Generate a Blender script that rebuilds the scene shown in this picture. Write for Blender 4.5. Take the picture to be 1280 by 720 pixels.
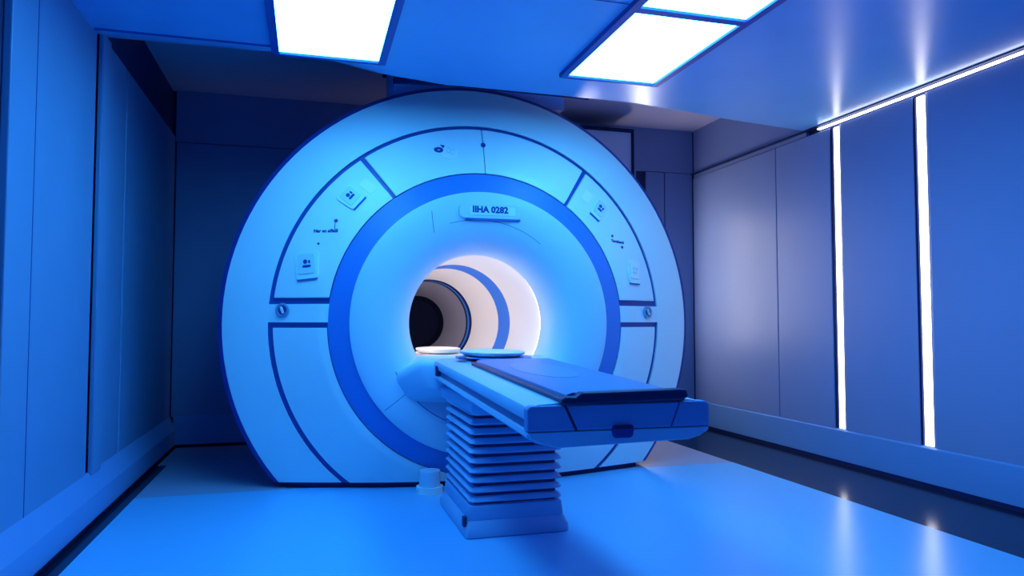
import bpy, bmesh, math
import numpy as np
from mathutils import Vector, Matrix
PI = math.pi
for o in list(bpy.data.objects): bpy.data.objects.remove(o)
sc = bpy.context.scene
COL = sc.collection

# ------------------------------------------------------------------ camera, world, exposure
F_PX = 900.0
cam_d = bpy.data.cameras.new('camera'); cam_d.sensor_width = 36.0; cam_d.lens = 36.0*F_PX/1280.0
cam_d.clip_start = 0.05
cam = bpy.data.objects.new('camera', cam_d); COL.objects.link(cam)
p_ = math.atan(42/F_PX); y_ = math.atan(255/F_PX*math.cos(p_))
cam.location = (0, 0, 1.15); cam.rotation_euler = (PI/2+p_, 0, -y_)
sc.camera = cam
w = bpy.data.worlds.new('world'); sc.world = w; w.use_nodes = True
w.node_tree.nodes['Background'].inputs[0].default_value = (0.012, 0.13, 0.75, 1)
w.node_tree.nodes['Background'].inputs[1].default_value = 0.22
sc.view_settings.view_transform = 'Standard'; sc.view_settings.look = 'None'
sc.view_settings.gamma = 1.0; sc.view_settings.use_curve_mapping = False
sc.view_settings.exposure = 0.0

# emission levels of the lamps the room has
PANEL_RGB, PANEL_E = (0.072, 0.46, 0.95), 14.0
STRIP_RGB, STRIP_E = (1.0, 0.93, 0.88), 6.0
BORE_RGB, BORE_E = (1.0, 0.80, 0.70), 8.0

# ------------------------------------------------------------------ materials
def mat(name, rgb, rough=0.5, spec=0.5, emit=None, es=0.0, coat=0.0, vary=0.0, vscale=3.0, metal=0.0, bump=0.0, bscale=60):
    m = bpy.data.materials.new(name); m.use_nodes = True
    nt = m.node_tree; b = nt.nodes['Principled BSDF']
    b.inputs['Base Color'].default_value = (*rgb, 1); b.inputs['Roughness'].default_value = rough
    b.inputs['Specular IOR Level'].default_value = spec; b.inputs['Coat Weight'].default_value = coat
    b.inputs['Metallic'].default_value = metal
    if emit:
        b.inputs['Emission Color'].default_value = (*emit, 1); b.inputs['Emission Strength'].default_value = es
    tc = nt.nodes.new('ShaderNodeTexCoord')
    if vary:
        n = nt.nodes.new('ShaderNodeTexNoise'); n.inputs['Scale'].default_value = vscale; n.inputs['Detail'].default_value = 3
        nt.links.new(tc.outputs['Object'], n.inputs['Vector'])
        r = nt.nodes.new('ShaderNodeValToRGB')
        r.color_ramp.elements[0].position = .3; r.color_ramp.elements[1].position = .7
        r.color_ramp.elements[0].color = (*[c*(1-vary) for c in rgb], 1); r.color_ramp.elements[1].color = (*[min(1, c*(1+vary)) for c in rgb], 1)
        nt.links.new(n.outputs['Fac'], r.inputs['Fac']); nt.links.new(r.outputs['Color'], b.inputs['Base Color'])
    if bump:
        n2 = nt.nodes.new('ShaderNodeTexNoise'); n2.inputs['Scale'].default_value = bscale
        nt.links.new(tc.outputs['Object'], n2.inputs['Vector'])
        bp = nt.nodes.new('ShaderNodeBump'); bp.inputs['Strength'].default_value = bump; bp.inputs['Distance'].default_value = .002
        nt.links.new(n2.outputs['Fac'], bp.inputs['Height']); nt.links.new(bp.outputs['Normal'], b.inputs['Normal'])
    return m
M = dict(
    shell=mat('white_shell', (.72, .90, .95), .38, .4, vary=.015),
    cone=mat('white_cone', (.52, .74, .93), .42, .3),
    inset=mat('pale_inset', (.76, .90, .95), .35, .4, vary=.02),
    band=mat('blue_band', (.035, .22, .66), .4, .35),
    rim=mat('dark_blue_rim', (.008, .045, .30), .4, .4),
    groove=mat('groove_blue', (.016, .085, .38), .4, .4),
    dark=mat('navy_gap', (.004, .02, .10), .6, .2),
    line=mat('seam_line', (.02, .16, .50), .6, .2),
    bore=mat('bore_white', (.86, .83, .80), .5, .3),
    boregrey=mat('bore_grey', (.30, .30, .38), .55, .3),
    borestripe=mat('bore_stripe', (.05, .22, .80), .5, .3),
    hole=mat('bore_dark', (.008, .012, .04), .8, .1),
    wall=mat('wall_panel_paint', (.25, .33, .58), .40, .4, vary=.03, vscale=1.2),
    wallleft=mat('wall_left_paint', (.14, .32, .56), .40, .4, vary=.03),
    wallback=mat('wall_backing', (.03, .05, .14), .7, .2),
    base=mat('baseboard_paint', (.17, .37, .72), .4, .4),
    ceil=mat('ceiling_paint', (.13, .45, .84), .30, .5, vary=.03),
    ceilrear=mat('ceiling_rear', (.70, .62, .78), .7, .2),
    floor=mat('light_vinyl', (.18, .58, .97), .28, .45, bump=.02),
    floorrear=mat('grey_vinyl', (.36, .42, .62), .35, .4),  # same vinyl as in front, with the rear shade put into its colour
    floordark=mat('navy_vinyl', (.008, .014, .04), .16, .35),
    frame=mat('lamp_frame', (.01, .07, .38), .45, .4),
    diffuser=mat('lamp_diffuser', (.8, .9, 1), .6, .2, PANEL_RGB, PANEL_E),
    strip=mat('led_strip', (.9, .9, .9), .6, .2, STRIP_RGB, STRIP_E),
    rearstrip=mat('led_strip_bright', (.9, .9, .9), .6, .2, STRIP_RGB, 19.0),
    boreside=mat('bore_side_lamp', (.9, .9, .9), .6, .2, BORE_RGB, 9.5),
    borelamp=mat('bore_lamp', (.9, .9, .9), .6, .2, BORE_RGB, BORE_E),
    table=mat('table_shell', (.34, .58, .84), .4, .35),
    rail=mat('rail_channel', (.12, .14, .38), .4, .4),
    front=mat('table_front', (.16, .30, .62), .45, .35),
    mattress=mat('mattress_vinyl', (.11, .21, .50), .40, .45, bump=.05),
    padrim=mat('mattress_edge', (.006, .015, .09), .4, .4),
    bellow=mat('bellows_rubber', (.28, .48, .78), .5, .3),
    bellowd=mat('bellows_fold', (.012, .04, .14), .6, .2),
    ink=mat('dark_ink', (.01, .06, .30), .5, .3),
    badge=mat('badge_face', (.62, .88, .95), .35, .4),
    white=mat('white_sticker', (.93, .95, .95), .35, .4),
    ctrl=mat('control_shell', (.78, .93, .96), .35, .5),
    screen=mat('control_screen', (.60, .84, .93), .25, .5),
    chrome=mat('knob_metal', (.25, .40, .60), .3, .5, metal=.4),
    duct=mat('duct_paint', (.35, .45, .85), .6, .3),
    cabinet=mat('cabinet_paint', (.60, .70, .95), .5, .3),
)
# the two emissive panes clip to near white on screen: give them a small share of red
M['diffuser'].node_tree.nodes['Principled BSDF'].inputs['Emission Color'].default_value = (*PANEL_RGB, 1)

# ------------------------------------------------------------------ helpers
def empty(name, loc, label=None, cat=None, group=None, rot=(0, 0, 0), parent=None):
    o = bpy.data.objects.new(name, None); COL.objects.link(o); o.location = loc; o.rotation_euler = rot
    o.empty_display_size = .1
    if label: o['label'] = label; o['category'] = cat
    if group: o['group'] = group
    if parent: o.parent = parent
    return o
def tag(o, label, cat, group=None):
    o['label'] = label; o['category'] = cat
    if group: o['group'] = group
    return o
def obj(name, bm, m, parent=None, bevel=0, smooth=False, label=None, segs=2, origin=None):
    """link a bmesh built in world space as one object; geometry stays put under its parent"""
    bmesh.ops.remove_doubles(bm, verts=bm.verts, dist=1e-5)
    bmesh.ops.recalc_face_normals(bm, faces=bm.faces)
    off = Vector((0, 0, 0))
    if parent is not None:
        bpy.context.view_layer.update()
        bm.transform(parent.matrix_world.inverted())
    me = bpy.data.meshes.new(name); bm.to_mesh(me); bm.free()
    mats = m if isinstance(m, (list, tuple)) else [m]
    for q in mats: me.materials.append(q)
    o = bpy.data.objects.new(name, me); COL.objects.link(o)
    if parent is not None: o.parent = parent
    if smooth:
        for p in me.polygons: p.use_smooth = True
        me.set_sharp_from_angle(angle=math.radians(smooth if smooth is not True else 35))
    if bevel:
        b = o.modifiers.new('bevel', 'BEVEL'); b.width = bevel; b.segments = segs; b.limit_method = 'ANGLE'; b.angle_limit = math.radians(40)
    if label: o['label'] = label
    return o
def box(bm, x0, x1, y0, y1, z0, z1):
    v = [bm.verts.new((x, y, z)) for x in (x0, x1) for y in (y0, y1) for z in (z0, z1)]
    for f in ((0, 1, 3, 2), (4, 6, 7, 5), (0, 4, 5, 1), (2, 3, 7, 6), (0, 2, 6, 4), (1, 5, 7, 3)):
        bm.faces.new([v[i] for i in f])
    return bm
def B(*a): return box(bmesh.new(), *a)
def prism(pts, d, bm=None):
    """extrude polygon pts (3D list) by vector d"""
    bm = bm or bmesh.new(); d = Vector(d)
    a = [bm.verts.new(p) for p in pts]; b = [bm.verts.new(Vector(p)+d) for p in pts]
    n = len(pts); bm.faces.new(a); bm.faces.new(b[::-1])
    for i in range(n): bm.faces.new((a[i], a[(i+1) % n], b[(i+1) % n], b[i]))
    return bm
def struct(name, bm, m, parent=None, **k):
    o = obj(name, bm, m, parent, **k)
    if parent is None: o['kind'] = 'structure'
    return o

# ------------------------------------------------------------------ the room
XL, XR, YB, H, HR = -1.2, 4.16, 7.2, 2.81, 3.30
YN = -1.6            # near end of the modelled room (open behind the camera)
def slab_y(x): return float(np.interp(x, [-1.2, .7, 1.0, 1.8, 2.1, 4.16], [5.27, 4.95, 4.925, 4.935, 4.96, 5.29]))
# floor
struct('floor', B(XL-.2, XR+.2, YN, YB+.2, -.12, 0), M['floordark'])
fl = struct('floor', B(-1.07, 3.35, YN, 5.22, -.02, .004), M['floor']); fl.name = 'floor'
struct('floor', B(-1.07, 3.35, 5.226, 6.35, -.02, .003), M['floorrear'])
struct('floor', B(-1.14, 3.35, 6.355, YB, -.02, .002), M['floorrear'])
# ceiling slab with slightly raked rear edge, then the raised rear part
bm = bmesh.new(); rows = []
for x in np.linspace(XL-.1, XR+.1, 61):
    u = (x-XL)/(XR-XL); Rr = float(np.interp(x, [-1.2, 0, .5, .9, 1.9, 2.3, 2.8, 3.3, 4.2], [.95, .70, .22, .012, .012, .07, .07, .02, .012]))   # the edge is softly rounded at the left, crisp at the right
    ys = slab_y(x); sec = [(YN, H)]+[(ys-Rr+Rr*math.sin(t), H+.5*Rr*(1-math.cos(t))) for t in np.linspace(0, PI/2, 9)]+[(ys, H+.40), (YN, H+.40)]
    rows.append([bm.verts.new((x, y, z)) for y, z in sec])
for p, q in zip(rows, rows[1:]):
    for j in range(len(p)): bm.faces.new((p[j], p[(j+1) % len(p)], q[(j+1) % len(p)], q[j]))
bm.faces.new(rows[0]); bm.faces.new(rows[-1][::-1])
struct('ceiling', bm, M['ceil'], smooth=30)
struct('ceiling', B(XL-.1, XR+.1, 4.6, YB+.1, HR, HR+.08), M['ceilrear'])
xs = np.linspace(.55, 2.0, 16)
struct('trim_1', prism([(x, slab_y(x)+.002, H-.003) for x in xs]+[(x, slab_y(x)+.02, H-.003) for x in xs[::-1]], (0, 0, .1)), M['dark'])
# ceiling board joints
struct('trim_2', B(-1.19, -.235, 4.515, 4.521, H-.002, H+.01), M['line'])
struct('trim_3', B(.46, 1.60, 3.385, 3.392, H-.002, H+.01), M['frame'])
# left wall
wl = struct('wall_left', B(XL-.16, XL-.035, YN, YB+.1, 0, HR), M['wallback'])
for i, (y0, y1, x) in enumerate(((YN, 3.26, .0), (3.40, 4.62, .0), (4.68, 5.33, -.0), (5.36, YB-.01, -.0))):
    struct('wall_panel', B(XL-.035, XL+x, y0, y1, .27, 2.86), M['wallleft'], wl, bevel=.006)
struct('joint_line', B(XL-.01, XL+.0012, 3.69, 3.697, .27, 2.86), M['rim'], wl)
struct('wall_panel', B(XL-.035, XL+.018, 4.68, 4.86, .27, 2.86), M['wallleft'], wl, bevel=.005)
# left baseboard leans out slightly
struct('baseboard_left', prism([(XL-.03, YN, 0.03), (XL+.05, YN, 0.03), (XL+.05, YN, .17), (XL+.0, YN, .285), (XL-.03, YN, .285)], (0, YB-YN, 0)), M['base'], bevel=.004)
# right wall
wr = struct('wall_right', B(XR+.04, XR+.16, YN, YB+.1, 0, HR), M['wallback'])
for (y0, y1) in ((2.215, 4.05), (4.135, 4.905)):   # these two have a soft chamfer beside the LED slot
    struct('wall_panel', prism([(XR, y0, .28), (XR, y1-.05, .28), (XR+.008, y1-.022, .28), (XR+.032, y1, .28), (XR+.04, y1, .28), (XR+.04, y0, .28)], (0, 0, H-.33)), M['wall'], wr)
for (y0, y1) in ((YN, 2.2), (4.99, 5.705), (5.715, YB)):
    struct('wall_panel', B(XR, XR+.04, y0, y1, .28, H-.05), M['wall'], wr, bevel=.004)
struct('wall_panel', B(XR+.01, XR+.04, slab_y(XR), YB, H-.045, HR), M['wall'], wr)
struct('baseboard_right', prism([(XR+.03, YN, .03), (XR-.012, YN, .03), (XR-.012, YN, .27), (XR+.01, YN, .285), (XR+.03, YN, .285)], (0, YB-YN, 0)), M['base'], bevel=.003)
struct('trim_4', B(XR-.012, XR+.03, YN, YB, 0, .03), M['dark'])
struct('trim_5', B(XL-.03, XL+.03, YN, YB, 0, .03), M['dark'])
struct('trim_6', B(XR-.03, XR+.04, YN, YB, H-.008, H-.002), M['dark'])
# back wall
wb = struct('wall_back', B(XL-.16, XR+.16, YB+.035, YB+.15, 0, HR), M['wallback'])
for (x0, x1) in ((XL+.008, .2), (.215, 2.80), (2.92, 3.46), (3.58, 3.80), (3.81, XR-.01)):
    struct('wall_panel', B(x0, x1, YB, YB+.035, .28, H), M['wall'], wb, bevel=.004)
struct('wall_panel', B(XL, XR, YB+.005, YB+.035, H+.008, HR), M['wall'], wb)
struct('baseboard_back', B(XL+.03, XR-.012, YB-.015, YB+.03, .03, .285), M['base'], bevel=.004)

# ------------------------------------------------------------------ LED strips
def led(name, bm, hb, label, group=None, m='strip'):
    t = tag(obj(name, hb, M['dark']), label, 'led light', group)
    obj('diffuser', bm, M[m], t)
    return t
led('led_strip', B(XR+.018, XR+.036, 4.908, 4.962, .285, H-.055), B(XR+.006, XR+.039, 4.958, 4.988, .285, H-.055),
    'tall white wall LED strip farther from the viewer on the right wall', 'LED strips on the right wall')
led('led_strip', B(XR+.018, XR+.036, 4.052, 4.112, .285, H-.055), B(XR+.006, XR+.039, 4.115, 4.134, .285, H-.055),
    'tall white wall LED strip nearest the viewer on the right wall', 'LED strips on the right wall')
led('led_strip', B(XR-.010, XR+.016, YN, 5.12, H-.030, H-.020), B(XR+.017, XR+.039, YN, 5.15, H-.048, H-.019),
    'long thin white LED strip running along the top of the right wall under the ceiling')
for x, wh in ((2.86, 'farther from'), (3.52, 'nearer')):  # added strips hidden behind the scanner, brightening the rear right of the room
    led('led_strip', B(x-.05, x+.05, YB-.012, YB+.02, .90, 2.36), B(x-.06, x+.06, YB+.021, YB+.034, .285, 2.38),
        'tall white LED strip on the back wall, '+wh+' the right corner', 'LED strips on the back wall', 'rearstrip')

# ------------------------------------------------------------------ ceiling lamps
def ceiling_lamp(x0, x1, y0, y1, label, cells=2, side=.045):
    t = empty('ceiling_light', ((x0+x1)/2, (y0+y1)/2, H-.03), label, 'ceiling light', 'recessed ceiling light panels')
    d = .055; bm = bmesh.new()
    box(bm, x0, x0+side, y0, y1, H-.028, H+.02); box(bm, x1-side, x1, y0, y1, H-.028, H+.02)
    box(bm, x0+side, x1-side, y1-.03, y1, H-.028, H+.02); box(bm, x0+side, x1-side, y0, y0+.03, H-.028, H+.02)
    obj('frame', bm, M['frame'], t, bevel=.003)
    L = (y1-y0-.06)/cells
    for c in range(cells):
        a = y0+.03+c*L; e = a+L
        if c: obj('divider', B(x0+side, x1-side, a-.028, a+.028, H-.028, H+.015), M['frame'], t, bevel=.003)
        obj('diffuser', B(x0+side, x1-side, a+(.028 if c else 0), e-(.028 if c < cells-1 else 0), H-.012, H-.004), M['diffuser'], t)
    return t
ceiling_lamp(-.235, .455, 2.30, 4.58, 'bright rectangular ceiling light panel above the left of the scanner, nearest the left wall')
ceiling_lamp(1.60, 2.325, 2.30, 4.49, 'bright two-cell rectangular ceiling light panel right of the scanner top')

# ------------------------------------------------------------------ scanner
CX, CZ = 1.19, 1.14
PR = np.array([.50, .505, .53, .58, .66, .75, .85, .92, .935, 1.05, 1.06, 1.12, 1.43, 1.60, 1.72, 1.765, 1.785, 1.79])
PY = np.array([5.20, 5.10, 5.03, 4.965, 4.92, 4.905, 4.91, 4.925, 4.93, 4.97, 4.975, 4.99, 5.13, 5.20, 5.25, 5.27, 5.285, 5.31])
def fy(r): return float(np.interp(r, PR, PY))
def lathe(prof, a0=0., a1=2*PI, n=128, bm=None):
    """revolve a closed (r, y) outline about the bore axis, angle from the top clockwise"""
    bm = bm or bmesh.new(); full = abs(a1-a0-2*PI) < 1e-6
    rings = []
    for i in range(n if full else n+1):
        a = a0+(a1-a0)*i/n
        rings.append([bm.verts.new((CX+r*math.sin(a), y, CZ+r*math.cos(a))) for r, y in prof])
    m = len(prof); k = len(rings)
    for i in range(k if full else k-1):
        A, Bq = rings[i], rings[(i+1) % k]
        for j in range(m): bm.faces.new((A[j], A[(j+1) % m], Bq[(j+1) % m], Bq[j]))
    if not full: bm.faces.new(rings[0]); bm.faces.new(rings[-1][::-1])
    return bm
def cut(bm, co, no):
    """keep the side the normal points away from, cap the cut"""
    r = bmesh.ops.bisect_plane(bm, geom=bm.verts[:]+bm.edges[:]+bm.faces[:], plane_co=co, plane_no=no, clear_outer=True, dist=1e-6)
    e = [x for x in r['geom_cut'] if isinstance(x, bmesh.types.BMEdge)]
    if e: bmesh.ops.holes_fill(bm, edges=e, sides=0)
    return bm
def skin_prof(r0, r1, lift, back, n=10):
    rr = sorted(set([r0, r1]+[float(r) for r in PR if r0 < r < r1]+list(np.linspace(r0, r1, n))))
    return [(r, fy(r)-lift) for r in rr]+[(r1, fy(r1)+back), (r0, fy(r0)+back)]
BOT = .045
def floor_cut(bm, z=BOT): return cut(bm, (0, 0, z), (0, 0, -1))

gan = empty('mri_scanner', (CX, 5.9, 0), 'huge round white and blue MRI scanner with an open bore, standing on the floor', 'scanner')
body = lathe([(.56, 5.18), (.90, 4.96), (1.08, 5.0), (1.45, 5.155), (1.70, 5.262), (1.76, 5.29), (1.76, 6.2), (1.62, 6.75), (1.30, 7.0), (.56, 7.0)])
floor_cut(body, .04)
obj('housing', body, M['groove'], gan, smooth=30)
# plinth: dark foot line under the housing
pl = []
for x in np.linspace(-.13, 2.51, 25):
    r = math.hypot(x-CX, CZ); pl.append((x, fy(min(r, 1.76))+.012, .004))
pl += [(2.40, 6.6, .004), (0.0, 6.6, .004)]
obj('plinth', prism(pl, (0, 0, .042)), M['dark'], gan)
obj('rim_trim', floor_cut(lathe([(1.755, fy(1.755)-.003), (1.785, 5.285), (1.79, 5.33), (1.79, 5.55), (1.75, 5.55), (1.75, 5.30)])), M['rim'], gan, smooth=40)
obj('outer_ring', floor_cut(lathe(skin_prof(1.452, 1.755, .006, .02))), M['shell'], gan, smooth=30, bevel=.004)
# side bridges carrying the knobs
for s, nm in ((-1, 'left'), (1, 'right')):
    a = s*PI/2
    bm = lathe(skin_prof(1.062, 1.46, .005, .02), a-.14, a+.14, 24)
    cut(bm, (0, 0, 1.268), (0, 0, 1)); cut(bm, (0, 0, 1.145), (0, 0, -1))
    obj('side_bridge', bm, M['shell'], gan, smooth=30, bevel=.003)
# inset cover panels
G = .010
def panel(name, a0, a1, zlo=None, zhi=None, r0=1.068, r1=1.424, n=40, m='inset'):
    bm = lathe(skin_prof(r0, r1, .008, .02), math.radians(a0), math.radians(a1), n)
    if zlo is not None: cut(bm, (0, 0, zlo), (0, 0, -1))
    if zhi is not None: cut(bm, (0, 0, zhi), (0, 0, 1))
    return obj(name, bm, M[m], gan, smooth=30, bevel=.005)
panel('cover_panel', -95, -36.6, zlo=1.31)
panel('cover_panel', -35.2, .9)
panel('cover_panel', 1.15, 35.2)
panel('cover_panel', 36.6, 95, zlo=1.31)
for s in (-1, 1):
    a, b = (-178, -85) if s < 0 else (85, 178)
    bm = lathe(skin_prof(1.068, 1.418, .008, .02), math.radians(a), math.radians(b), 60)
    cut(bm, (0, 0, 1.108), (0, 0, 1)); floor_cut(bm)
    obj('cover_panel', bm, M['inset'], gan, smooth=30, bevel=.005)
# blue band and flared cone
obj('accent_band', lathe(skin_prof(.925, 1.062, .001, .03)), M['band'], gan, smooth=30)
cn = lathe([(.925, fy(.925)+.03), (.925, fy(.925)-.010), (.915, fy(.92)-.016), (.85, 4.903), (.80, 4.898), (.75, 4.899), (.70, 4.907), (.66, 4.918), (.62, 4.937), (.58, 4.965), (.55, 4.995), (.525, 5.035), (.51, 5.07), (.502, 5.11), (.50, 5.15), (.50, 5.19), (.515, 5.20), (.56, 5.20), (.60, 5.10)])
obj('bore_cone', cn, M['cone'], gan, smooth=50)
# bore tunnel: it narrows and drifts slightly left towards its rear end
TY = [5.20, 5.75, 5.95, 6.36, 6.44, 6.52, 6.88, 7.0]
TC = [1.19, 1.136, 1.108, 1.03, 1.015, 1.005, 1.00, 1.00]
TR = [.53, .472, .456, .38, .372, .362, .25, .22]
def tun(y0, y1, m, name, thick=.02, inset=0.0, parent=gan, k=8):
    bm = bmesh.new(); rings = []; N = 72
    for t in np.linspace(y0, y1, k):
        c = np.interp(t, TY, TC); r = np.interp(t, TY, TR)-inset
        rings.append([bm.verts.new((c+r*math.sin(2*PI*i/N), t, CZ+r*math.cos(2*PI*i/N))) for i in range(N)])
    outer = []
    for t in (y1, y0):
        c = np.interp(t, TY, TC); r = np.interp(t, TY, TR)+thick
        outer.append([bm.verts.new((c+r*math.sin(2*PI*i/N), t, CZ+r*math.cos(2*PI*i/N))) for i in range(N)])
    rings = rings+outer; R = len(rings)
    for j in range(R):
        A, Q = rings[j], rings[(j+1) % R]
        for i in range(N): bm.faces.new((A[i], A[(i+1) % N], Q[(i+1) % N], Q[i]))
    return obj(name, bm, m, parent, smooth=40)
tn = tun(5.21, 5.748, M['bore'], 'bore_tube')
tun(5.75, 5.95, M['borestripe'], 'bore_stripe', inset=.001)
tun(5.952, 6.34, M['bore'], 'bore_tube')
tun(6.342, 6.372, M['dark'], 'bore_stripe', inset=.004)
tun(6.374, 6.41, M['borestripe'], 'bore_stripe', inset=.001)
tun(6.412, 6.435, M['dark'], 'bore_stripe', inset=.003)
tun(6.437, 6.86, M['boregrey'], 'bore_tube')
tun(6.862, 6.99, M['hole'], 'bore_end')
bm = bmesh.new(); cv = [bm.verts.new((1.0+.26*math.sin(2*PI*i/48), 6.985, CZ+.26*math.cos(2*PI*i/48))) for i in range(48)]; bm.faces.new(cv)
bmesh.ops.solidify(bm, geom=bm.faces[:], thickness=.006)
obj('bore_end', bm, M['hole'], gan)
# lamp ring tucked behind the lip, facing down the bore
obj('bore_lamp', lathe([(.505, 5.203), (.525, 5.203), (.525, 5.209), (.505, 5.209)]), M['borelamp'], gan)

bm = bmesh.new(); rows = []  # added glowing strip on the unseen left wall of the bore, evens its brightness
for t in np.linspace(5.28, 6.25, 14):
    c = np.interp(t, TY, TC); rr_ = np.interp(t, TY, TR); q = []
    for a, d in ((-94, -.002), (-94, -.014), (-80, -.014), (-80, -.002)):
        a = math.radians(a); q.append(bm.verts.new((c+(rr_+d)*math.sin(a), t, CZ+(rr_+d)*math.cos(a))))
    rows.append(q)
for p, q in zip(rows, rows[1:]):
    for j in range(4): bm.faces.new((p[j], p[(j+1) % 4], q[(j+1) % 4], q[j]))
bm.faces.new(rows[0]); bm.faces.new(rows[-1][::-1])
obj('bore_lamp', bm, M['boreside'], gan)

# things fixed on the face: placed in polar coordinates on the curved front
def face_frame(r, deg, lift=.012, spin=0.0):
    a = math.radians(deg)
    dr = (fy(r+.03)-fy(r-.03))/.06
    rad = Vector((math.sin(a), dr, math.cos(a))).normalized()
    tan = Vector((math.cos(a), 0, -math.sin(a)))
    nrm = rad.cross(tan).normalized()
    if nrm.y > 0: nrm = -nrm
    pos = Vector((CX+r*math.sin(a), fy(r)-lift, CZ+r*math.cos(a)))
    # local x: right on the face, local y: up, local z: outwards; spin measured from world upright
    up = Vector((0, 0, 1)); up = (up-nrm*up.dot(nrm)).normalized(); rt = up.cross(nrm).normalized()
    s = math.radians(spin); x = rt*math.cos(s)+up*math.sin(s); y = -rt*math.sin(s)+up*math.cos(s)
    m = Matrix((x, y, nrm)).transposed().to_4x4(); m.translation = pos
    return m
def rrect(bm, w, h, d, rad, m, z0=0.0, cx=0., cy=0., taper=0.):
    pts = []
    for qx, qy, a in ((1, 1, 0), (-1, 1, 90), (-1, -1, 180), (1, -1, 270)):
        for k in range(6):
            t = math.radians(a+k*18)
            px = qx*(w/2-rad)+rad*math.cos(t); py = qy*(h/2-rad)+rad*math.sin(t)
            px *= 1+taper*py/h
            pts.append((px+cx, py+cy))
    lo = [bm.verts.new(m @ Vector((x, y, z0))) for x, y in pts]; hi = [bm.verts.new(m @ Vector((x*1, y*1, z0+d))) for x, y in pts]
    n = len(pts); bm.faces.new(hi); bm.faces.new(lo[::-1])
    for i in range(n): bm.faces.new((lo[i], lo[(i+1) % n], hi[(i+1) % n], hi[i]))
    return bm
def disc(bm, r, d, m, z0=0., cx=0., cy=0., n=32, r2=None):
    r2 = r if r2 is None else r2
    lo = [bm.verts.new(m @ Vector((cx+r*math.cos(2*PI*i/n), cy+r*math.sin(2*PI*i/n), z0))) for i in range(n)]
    hi = [bm.verts.new(m @ Vector((cx+r2*math.cos(2*PI*i/n), cy+r2*math.sin(2*PI*i/n), z0+d))) for i in range(n)]
    bm.faces.new(hi); bm.faces.new(lo[::-1])
    for i in range(n): bm.faces.new((lo[i], lo[(i+1) % n], hi[(i+1) % n], hi[i]))
    return bm
def ringd(bm, ro, ri, d, m, z0=0., n=32):
    v = [[bm.verts.new(m @ Vector((r*math.cos(2*PI*i/n), r*math.sin(2*PI*i/n), z))) for i in range(n)] for r, z in ((ro, z0), (ro, z0+d), (ri, z0+d), (ri, z0))]
    for j in range(4):
        for i in range(n): bm.faces.new((v[j][i], v[j][(i+1) % n], v[(j+1) % 4][(i+1) % n], v[(j+1) % 4][i]))
    return bm
def text(name, body, size, m, parent, mt='ink', bold=0.0, sx=1.0):
    c = bpy.data.curves.new(name, 'FONT'); c.body = body; c.size = size; c.align_x = 'CENTER'; c.align_y = 'CENTER'
    c.extrude = .0012; c.offset = bold; c.resolution_u = 2
    t = bpy.data.objects.new(name, c); COL.objects.link(t)
    bpy.context.view_layer.update()
    me = bpy.data.meshes.new_from_object(t.evaluated_get(bpy.context.evaluated_depsgraph_get()))
    bpy.data.objects.remove(t)
    bm = bmesh.new(); bm.from_mesh(me); bm.transform(m @ Matrix.Scale(sx, 4, (1, 0, 0)))
    return obj(name, bm, M[mt], parent)
# name badge over the bore
m = face_frame(.785, 2.6, .008)
bd = obj('name_badge', rrect(bmesh.new(), .45, .105, .016, .04, m), M['cone'], gan, bevel=.004)
obj('badge_plate', rrect(bmesh.new(), .33, .062, .004, .012, m, .016, cx=.015, cy=.002), M['badge'], bd)
text('badge_lettering', 'IIHA 0282', .062, m @ Matrix.Translation((-.002, .008, .0215)), bd, bold=.0026)
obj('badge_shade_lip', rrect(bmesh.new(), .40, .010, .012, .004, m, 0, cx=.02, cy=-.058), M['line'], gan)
# left and right upper control pads with stickers
def pad(r, deg, spin, w, h, kind, lbl):
    m = face_frame(r, deg, .008, spin); w *= 1.15; h *= 1.12
    o = obj('control_pad', rrect(bmesh.new(), w, h, .010, .028, m, taper=.12), M['ctrl'], gan, bevel=.004, label=lbl)
    obj('pad_face', rrect(bmesh.new(), w*.72, h*.70, .005, .016, m, .010, cy=h*.04), M['screen'] if kind != 'white' else M['white'], o, bevel=.002)
    bm = bmesh.new(); disc(bm, .014, .004, m, .015, cx=-.006, cy=h*.12, n=16); rrect(bm, w*.34, .016, .004, .006, m, .015, cx=.002, cy=-h*.05)
    rrect(bm, .012, .022, .004, .004, m, .015, cx=.022, cy=h*.10)
    obj('pad_symbol', bm, M['ink'] if kind != 'white' else M['screen'], o)
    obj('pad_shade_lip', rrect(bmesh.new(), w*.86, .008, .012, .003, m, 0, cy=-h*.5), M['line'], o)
    return o
pad(1.26, -46.5, 52, .125, .15, 'blue', 'tilted pale control pad at upper left')
pad(1.262, -72, 6, .145, .175, 'blue', 'pale control pad on the left cover')
pad(1.26, 47, -42, .10, .17, 'blue', 'tilted pale control pad at upper right')
pad(1.268, 72, -3, .11, .17, 'white', 'white control pad on the right cover')
for (r, d, sp, w_, h_) in ((1.24, -40.2, 50, .07, .12), (1.262, 41, -38, .075, .11)):
    obj('sticker', rrect(bmesh.new(), w_, h_, .002, .012, face_frame(r, d, .009, sp)), M['white'], gan)
# small printed words and dots
text('printed_word', 'Nar en alfiaill', .032, face_frame(1.25, -59.9, .0095), gan, bold=.0012)
text('printed_word', 'Turntherul', .030, face_frame(1.235, 60, .0095, -4), gan, bold=.001)
for r, d, s in ((1.231, -55.5, .013), (1.25, -64.5, .008), (1.215, 57.2, .010), (1.25, 62.5, .011), (1.26, 75.5, .005)):
    obj('indicator_dot', disc(bmesh.new(), s, .003, face_frame(r, d, .0095), n=16), M['ink'], gan)
obj('indicator_line', rrect(bmesh.new(), .005, .06, .002, .001, face_frame(1.215, -57.3, .0095)), M['line'], gan)
m = face_frame(1.295, 1.0, .010); obj('indicator_dot', disc(bmesh.new(), .018, .006, m, n=20), M['ink'], gan)
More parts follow.
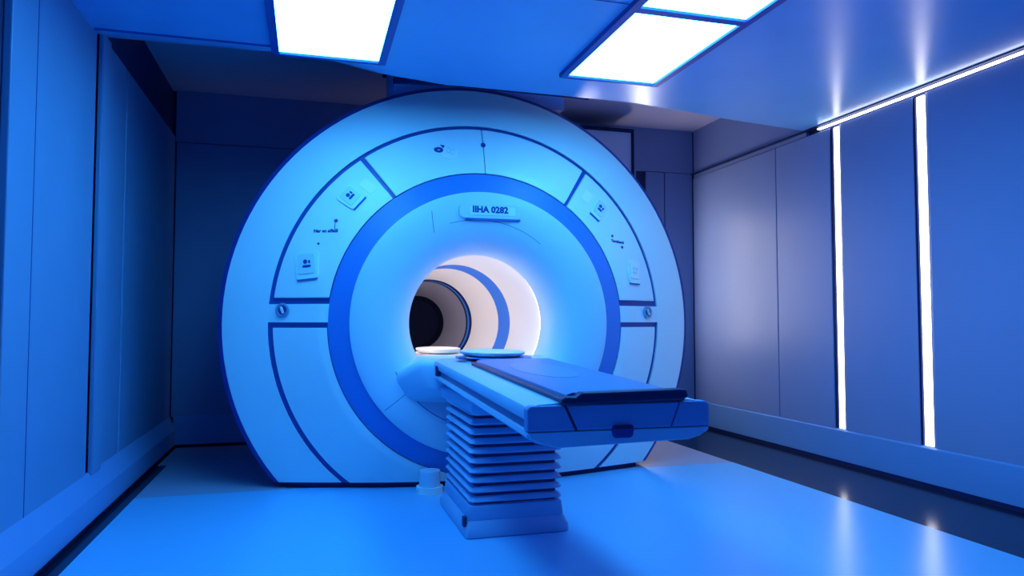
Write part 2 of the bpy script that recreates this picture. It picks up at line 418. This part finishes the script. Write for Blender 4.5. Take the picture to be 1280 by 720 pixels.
# emblem: dark oval with an eye, small wedge, pale loops
m = face_frame(1.26, -12.0, .010, -4)
em = obj('emblem', disc(bmesh.new(), .05, .002, m @ Matrix.Translation((.03, -.02, 0)) @ Matrix.Scale(1.3, 4, (1, 0, 0)), n=28), M['white'], gan)
bm = ringd(bmesh.new(), .022, .008, .004, m @ Matrix.Translation((-.045, .0, .002)) @ Matrix.Scale(1.5, 4, (1, 0, 0)))
prism([m @ Vector(p) for p in ((-.035, .045, .002), (-.012, .02, .002), (-.004, .042, .002))], m.to_3x3() @ Vector((0, 0, .004)), bm)
obj('emblem_mark', bm, M['ink'], em)
bm = bmesh.new()
for q in ((.025, .005), (.055, -.005)): ringd(bm, .024, .017, .004, m @ Matrix.Translation((*q, .002)) @ Matrix.Scale(.7, 4, (1, 0, 0)))
obj('emblem_mark', bm, M['screen'], em)
# round key knobs on the bridges
for r, d in ((1.357, -86.3), (1.335, 86.4)):
    m = face_frame(r, d, .006)
    kb = obj('knob', ringd(bmesh.new(), .047, .031, .016, m), M['chrome'], gan, bevel=.003, smooth=True)
    obj('knob_cap', disc(bmesh.new(), .032, .008, m, 0, n=28), M['ink'], kb)
    obj('knob_grip', rrect(bmesh.new(), .014, .050, .018, .006, m @ Matrix.Rotation(.35, 4, 'Z'), .004), M['ctrl'], kb, bevel=.002)
# fine cover seams on the cone, as thin arcs and radial lines
def seam(r0, d0, r1, d1, wdt=.004, lift=.0):
    n = 24; bm = bmesh.new(); L = []
    CR = [.52, .55, .58, .62, .66, .70, .75, .80, .85, .915]; CY = [5.04, 4.995, 4.965, 4.937, 4.918, 4.907, 4.899, 4.898, 4.903, 4.909]
    P = []
    for i in range(n+1):
        t = i/n; r = r0+(r1-r0)*t; a = math.radians(d0+(d1-d0)*t)
        P.append(Vector((CX+r*math.sin(a), float(np.interp(r, CR, CY))-.0012, CZ+r*math.cos(a))))
    rows = []
    for i in range(n+1):
        T = (P[min(i+1, n)]-P[max(i-1, 0)]).normalized(); S = Vector((T.z, 0, -T.x)).normalized()*wdt/2
        rows.append([bm.verts.new(P[i]+S), bm.verts.new(P[i]-S), bm.verts.new(P[i]-S+Vector((0, .012, 0))), bm.verts.new(P[i]+S+Vector((0, .012, 0)))])
    for i in range(n):
        for j in range(4): bm.faces.new((rows[i][j], rows[i][(j+1) % 4], rows[i+1][(j+1) % 4], rows[i+1][j]))
    bm.faces.new(rows[0]); bm.faces.new(rows[-1][::-1])
    obj('cover_seam', bm, M['line'], gan)
seam(.905, -130.5, .60, -131.5); seam(.70, -118, .72, -158, .006)
seam(.86, -26, .72, -30, .004); seam(.735, -20, .70, 36, .003)

# docking fairing between bore mouth and table, part of the scanner
bm = bmesh.new()
top = [(.50, 4.95, .815), (1.88, 4.95, .815), (1.66, 4.72, .868), (.705, 4.72, .868)]
hull = [(.52, 4.95, .77), (.705, 4.702, .895), (.76, 4.98, .905), (1.62, 4.98, .905), (1.66, 4.702, .895), (1.86, 4.96, .77),
        (.80, 4.705, .70), (1.58, 4.705, .70), (.64, 4.95, .58), (1.74, 4.95, .58), (.72, 5.22, .902), (1.62, 5.22, .902)]
for p in hull: bm.verts.new(p)
bmesh.ops.convex_hull(bm, input=bm.verts)
obj('docking_fairing', bm, M['cone'], gan, bevel=.07, segs=6, smooth=60)
# little foot post under the fairing
bm = bmesh.new(); mm = Matrix.Translation((.80, 4.86, .004))
disc(bm, .085, .03, mm, n=32); disc(bm, .07, .12, mm, .03, n=32)
obj('floor_foot', bm, M['cone'], gan, smooth=40, bevel=.003)
obj('foot_collar', ringd(bmesh.new(), .09, .072, .045, mm, 0.0), M['ctrl'], gan, smooth=40)

# ------------------------------------------------------------------ patient table (one thing)
tb = empty('patient_table', (1.12, 4.1, 0), 'long blue patient couch with dark-edged mattress on a pleated pedestal in front of the scanner', 'table')
Y0, Y1 = 2.60, 4.698
def tz(y, z): return z+(y-2.60)*.034
def rail_loft(sect, y0=Y0, y1=Y1, n=8):
    """sweep a cross-section [(x, z)] along the couch, following its slight rise"""
    bm = bmesh.new(); R = []
    for t in np.linspace(y0, y1, n): R.append([bm.verts.new((x, t, tz(t, z))) for x, z in sect])
    m_ = len(sect)
    for i in range(n-1):
        for j in range(m_): bm.faces.new((R[i][j], R[i][(j+1) % m_], R[i+1][(j+1) % m_], R[i+1][j]))
    bm.faces.new(R[0]); bm.faces.new(R[-1][::-1])
    return bm
XA, XB = .800, 1.560
ft = .012
# upper shell with softly rounded shoulders
up = [(XA+.004, .772), (XA-.002, .80), (XA+.008, .822), (XA+.04, .834), (XA+.13, .838), (XB-.10, .838), (XB-.04, .832), (XB-.008, .82), (XB+.002, .80), (XB-.004, .772)]
obj('table_shell', rail_loft(up, Y0+.015), M['table'], tb, smooth=40)
obj('rail_channel', rail_loft([(XA+.018, .774), (XA+.018, .728), (XB-.018, .728), (XB-.018, .774)], Y0+.015), M['rail'], tb)
lo = [(XA+.002, .732), (XA-.002, .715), (XA+.03, .690), (XA+.11, .672), (XB-.10, .678), (XB-.03, .690), (XB+.002, .715), (XB-.002, .732)]
obj('lower_shell', rail_loft(lo, Y0+.015), M['table'], tb, smooth=40)
# front cap: end face with chin
bm = prism([(XA-.004, Y0, .735), (XA-.004, Y0, .82), (XA+.01, Y0, .832), (XB-.012, Y0, .832), (XB+.004, Y0, .818), (XB+.004, Y0, .731)], (0, .05, 0))
obj('end_cap', bm, M['front'], tb, bevel=.006)
bm = prism([(XA-.004, Y0+.003, .732), (XA+.012, Y0+.003, .708), (XA+.06, Y0+.003, .684), (XA+.12, Y0+.003, .670), (XB-.09, Y0+.003, .680), (XB-.04, Y0+.003, .692), (XB, Y0+.003, .712), (XB+.004, Y0+.003, .728)], (0, .05, 0))
obj('end_chin', bm, M['table'], tb, bevel=.004)
def bar(a, b, wdt, dy=.008, bm=None):
    a = Vector(a); b = Vector(b); T = (b-a).normalized(); S = Vector((T.z, 0, -T.x))*wdt/2
    return prism([a+S, b+S, b-S, a-S], (0, dy, 0), bm)
obj('cap_seam', bar((.945, Y0-.0012, .832), (.992, Y0-.0012, .735), .010), M['padrim'], tb)
obj('cap_seam', bar((1.432, Y0-.0012, .832), (1.392, Y0-.0012, .733), .006), M['rim'], tb)
hm = Matrix(((1, 0, 0, 1.183), (0, 0, -1, Y0+.004), (0, 1, 0, .722), (0, 0, 0, 1)))
hd = obj('release_handle', rrect(bmesh.new(), .088, .046, .012, .014, hm, 0, taper=.15), M['rim'], tb, bevel=.003)
obj('handle_grip', rrect(bmesh.new(), .082, .014, .018, .005, hm, 0, cy=.018), M['padrim'], hd, bevel=.002)
# mattress with dark edge
ms = [(.955, .848), (.960, .866), (.985, .874), (1.20, .878), (1.41, .874), (1.432, .866), (1.437, .848)]
obj('mattress', rail_loft(ms, Y0+.03, 4.16), M['mattress'], tb, smooth=40)
ed = [(.935, .836), (.932, .852), (.944, .858), (.962, .856), (.962, .838)]
bm = rail_loft(ed, Y0+.0, 4.18); 
R = [(1.43, .838), (1.43, .856), (1.445, .858), (1.455, .852), (1.452, .836)]
e1 = obj('mattress_edge', bm, M['padrim'], tb, smooth=40)
obj('mattress_edge', rail_loft(R, Y0+.0, 4.18), M['padrim'], tb, smooth=40)
# thick dark end roll with end knobs
bm = prism([(.930, Y0-.02, .833), (.926, Y0-.02, .856), (.945, Y0-.02, .866), (.985, Y0-.02, .864), (1.01, Y0-.02, .880), (1.42, Y0-.02, .884), (1.455, Y0-.02, .880), (1.462, Y0-.02, .852), (1.44, Y0-.02, .840)], (0, .055, 0))
obj('mattress_end', bm, M['padrim'], tb, bevel=.008, segs=3)
# faint oval patch on the mattress towards the bore
bm = bmesh.new(); n = 40
ov = [(math.cos(2*PI*i/n), math.sin(2*PI*i/n)) for i in range(n)]
def crown(x): return float(np.interp(x, [.985, 1.20, 1.41], [.874, .878, .874]))
lo_ = [bm.verts.new((1.15+.14*u, 3.50+.40*v, tz(3.50+.40*v, .868))) for u, v in ov]
hi_ = [bm.verts.new((1.15+.134*u, 3.50+.39*v, tz(3.50+.39*v, crown(1.15+.134*u)+.002))) for u, v in ov]
bm.faces.new(hi_); bm.faces.new(lo_[::-1])
for i in range(n): bm.faces.new((lo_[i], lo_[(i+1) % n], hi_[(i+1) % n], hi_[i]))
obj('oval_pad', bm, mat('oval_pad_vinyl', (.17, .25, .50), .42, .4), tb, smooth=40)
# side hinge bracket at the rear left corner
obj('rail_end', B(XA-.012, XA+.02, 4.56, 4.60, tz(4.58, .735), tz(4.58, .80)), M['padrim'], tb, bevel=.004)
# pedestal with bellows
BX0, BX1, BY0, BY1 = .842, 1.362, 3.79, 4.52
def loop(bm, ins, z, rad=.03):
    pts = []
    x0, x1, y0, y1 = BX0+ins, BX1-ins, BY0+ins, BY1-ins
    for cx_, cy_, a in ((x1-rad, y1-rad, 0), (x0+rad, y1-rad, 90), (x0+rad, y0+rad, 180), (x1-rad, y0+rad, 270)):
        for k in range(5):
            t = math.radians(a+k*22.5); pts.append(bm.verts.new((cx_+rad*math.cos(t), cy_+rad*math.sin(t), z)))
    return pts
def stack(levels, rad=.03):
    bm = bmesh.new(); R = [loop(bm, i, z, rad) for i, z in levels]; n = len(R[0])
    for a, b in zip(R, R[1:]):
        for i in range(n): bm.faces.new((a[i], a[(i+1) % n], b[(i+1) % n], b[i]))
    bm.faces.new(R[0][::-1]); bm.faces.new(R[-1]); return bm
NF, ZB, ZT = 10, .175, .690
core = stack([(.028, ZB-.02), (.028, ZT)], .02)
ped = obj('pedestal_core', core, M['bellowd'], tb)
st = (ZT-ZB)/NF
for k in range(NF):
    z = ZB+k*st
    # each pleat flares out below and tucks in above, leaving a dark fold between
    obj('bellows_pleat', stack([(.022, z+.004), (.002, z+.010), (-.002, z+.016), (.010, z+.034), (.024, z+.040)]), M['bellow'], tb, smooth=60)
obj('pedestal_skirt', stack([(-.004, .092), (-.006, .098), (.0, .165), (.02, .172)], .02), M['bellow'], tb, smooth=40)
obj('pedestal_base', stack([(-.024, .004), (-.030, .010), (-.028, .048), (-.020, .060), (-.010, .088), (0, .094)], .02), M['bellow'], tb, smooth=40)
obj('pedestal_latch', B(BX0-.034, BX0-.015, 3.80, 3.84, .06, .11), M['bellowd'], tb)
obj('pedestal_head', B(.84, 1.38, 3.74, 4.70, tz(4.2, .60), tz(4.2, .676)), M['table'], tb, bevel=.02, segs=3)

# ------------------------------------------------------------------ cradle dish on the couch, tray in the bore
def dish(cx_, cy_, a, b, z, h, m1, lipm, name, parent=None, label=None, cat=None, floorz=None):
    bm = bmesh.new(); n = 56
    lv = [(.55, 0), (.86, .006), (.98, h*.6), (1.0, h), (.96, h+.004), (.90, h*.55), (.6, h*.30)]
    R = [[bm.verts.new((cx_+a*s*math.cos(2*PI*i/n), cy_+b*s*math.sin(2*PI*i/n), z+dz)) for i in range(n)] for s, dz in lv]
    for p, q in zip(R, R[1:]):
        for i in range(n): bm.faces.new((p[i], p[(i+1) % n], q[(i+1) % n], q[i]))
    bm.faces.new(R[0][::-1]); bm.faces.new(R[-1])
    o = obj(name, bm, m1, parent, smooth=50)
    if label: tag(o, label, cat)
    return o
cr = empty('head_cradle', (1.15, 4.55, .905), 'shallow white oval head cradle on the couch at the bore mouth', 'cradle')
o = dish(1.15, 4.55, .20, .355, .927, .030, M['bore'], None, 'dish', cr)
bm = bmesh.new(); n = 40
R = [[bm.verts.new((1.175+a*math.cos(2*PI*i/n), 4.52+b*math.sin(2*PI*i/n), z)) for i in range(n)] for a, b, z in ((.17, .28, .914), (.215, .335, .920), (.21, .33, .928))]
for p, q in zip(R, R[1:]):
    for i in range(n): bm.faces.new((p[i], p[(i+1) % n], q[(i+1) % n], q[i]))
bm.faces.new(R[0][::-1]); bm.faces.new(R[-1])
obj('underside', bm, M['band'], cr, smooth=50)
obj('hinge', B(.90, .95, 4.38, 4.50, .916, .934), M['rail'], cr, bevel=.006)
bt = dish(.985, 5.62, .17, .30, .903, .038, M['bore'], None, 'bore_tray', None, 'small white oval tray lying inside the bore at its left side', 'tray')
obj('bore_rail', B(.86, 1.40, 5.22, 6.0, .86, .902), M['bore'], gan, bevel=.01)

# ------------------------------------------------------------------ ducts behind the scanner
hs = empty('ceiling_duct', (1.28, 5.8, 2.6), 'dark box duct rising behind the top of the scanner into the ceiling', 'duct')
obj('duct_body', B(.60, 1.95, 5.36, 5.95, 2.84, HR), M['duct'], hs, bevel=.01)
obj('duct_flange', B(.57, 1.98, 5.33, 5.98, 3.18, 3.22), M['dark'], hs, bevel=.004)
cb = empty('wall_cabinet', (2.8, 6.95, 2.6), 'blue wall cabinet with dark edging, partly hidden behind the upper right of the scanner', 'cabinet')
obj('cabinet_body', B(2.50, 3.19, 6.75, YB-.001, 2.45, 3.10), M['cabinet'], cb)
obj('cabinet_edge', B(2.48, 3.215, 6.73, YB-.001, 3.10, 3.135), M['dark'], cb, bevel=.003)
obj('cabinet_edge', B(3.192, 3.215, 6.73, YB-.001, 2.45, 3.098), M['dark'], cb, bevel=.003)
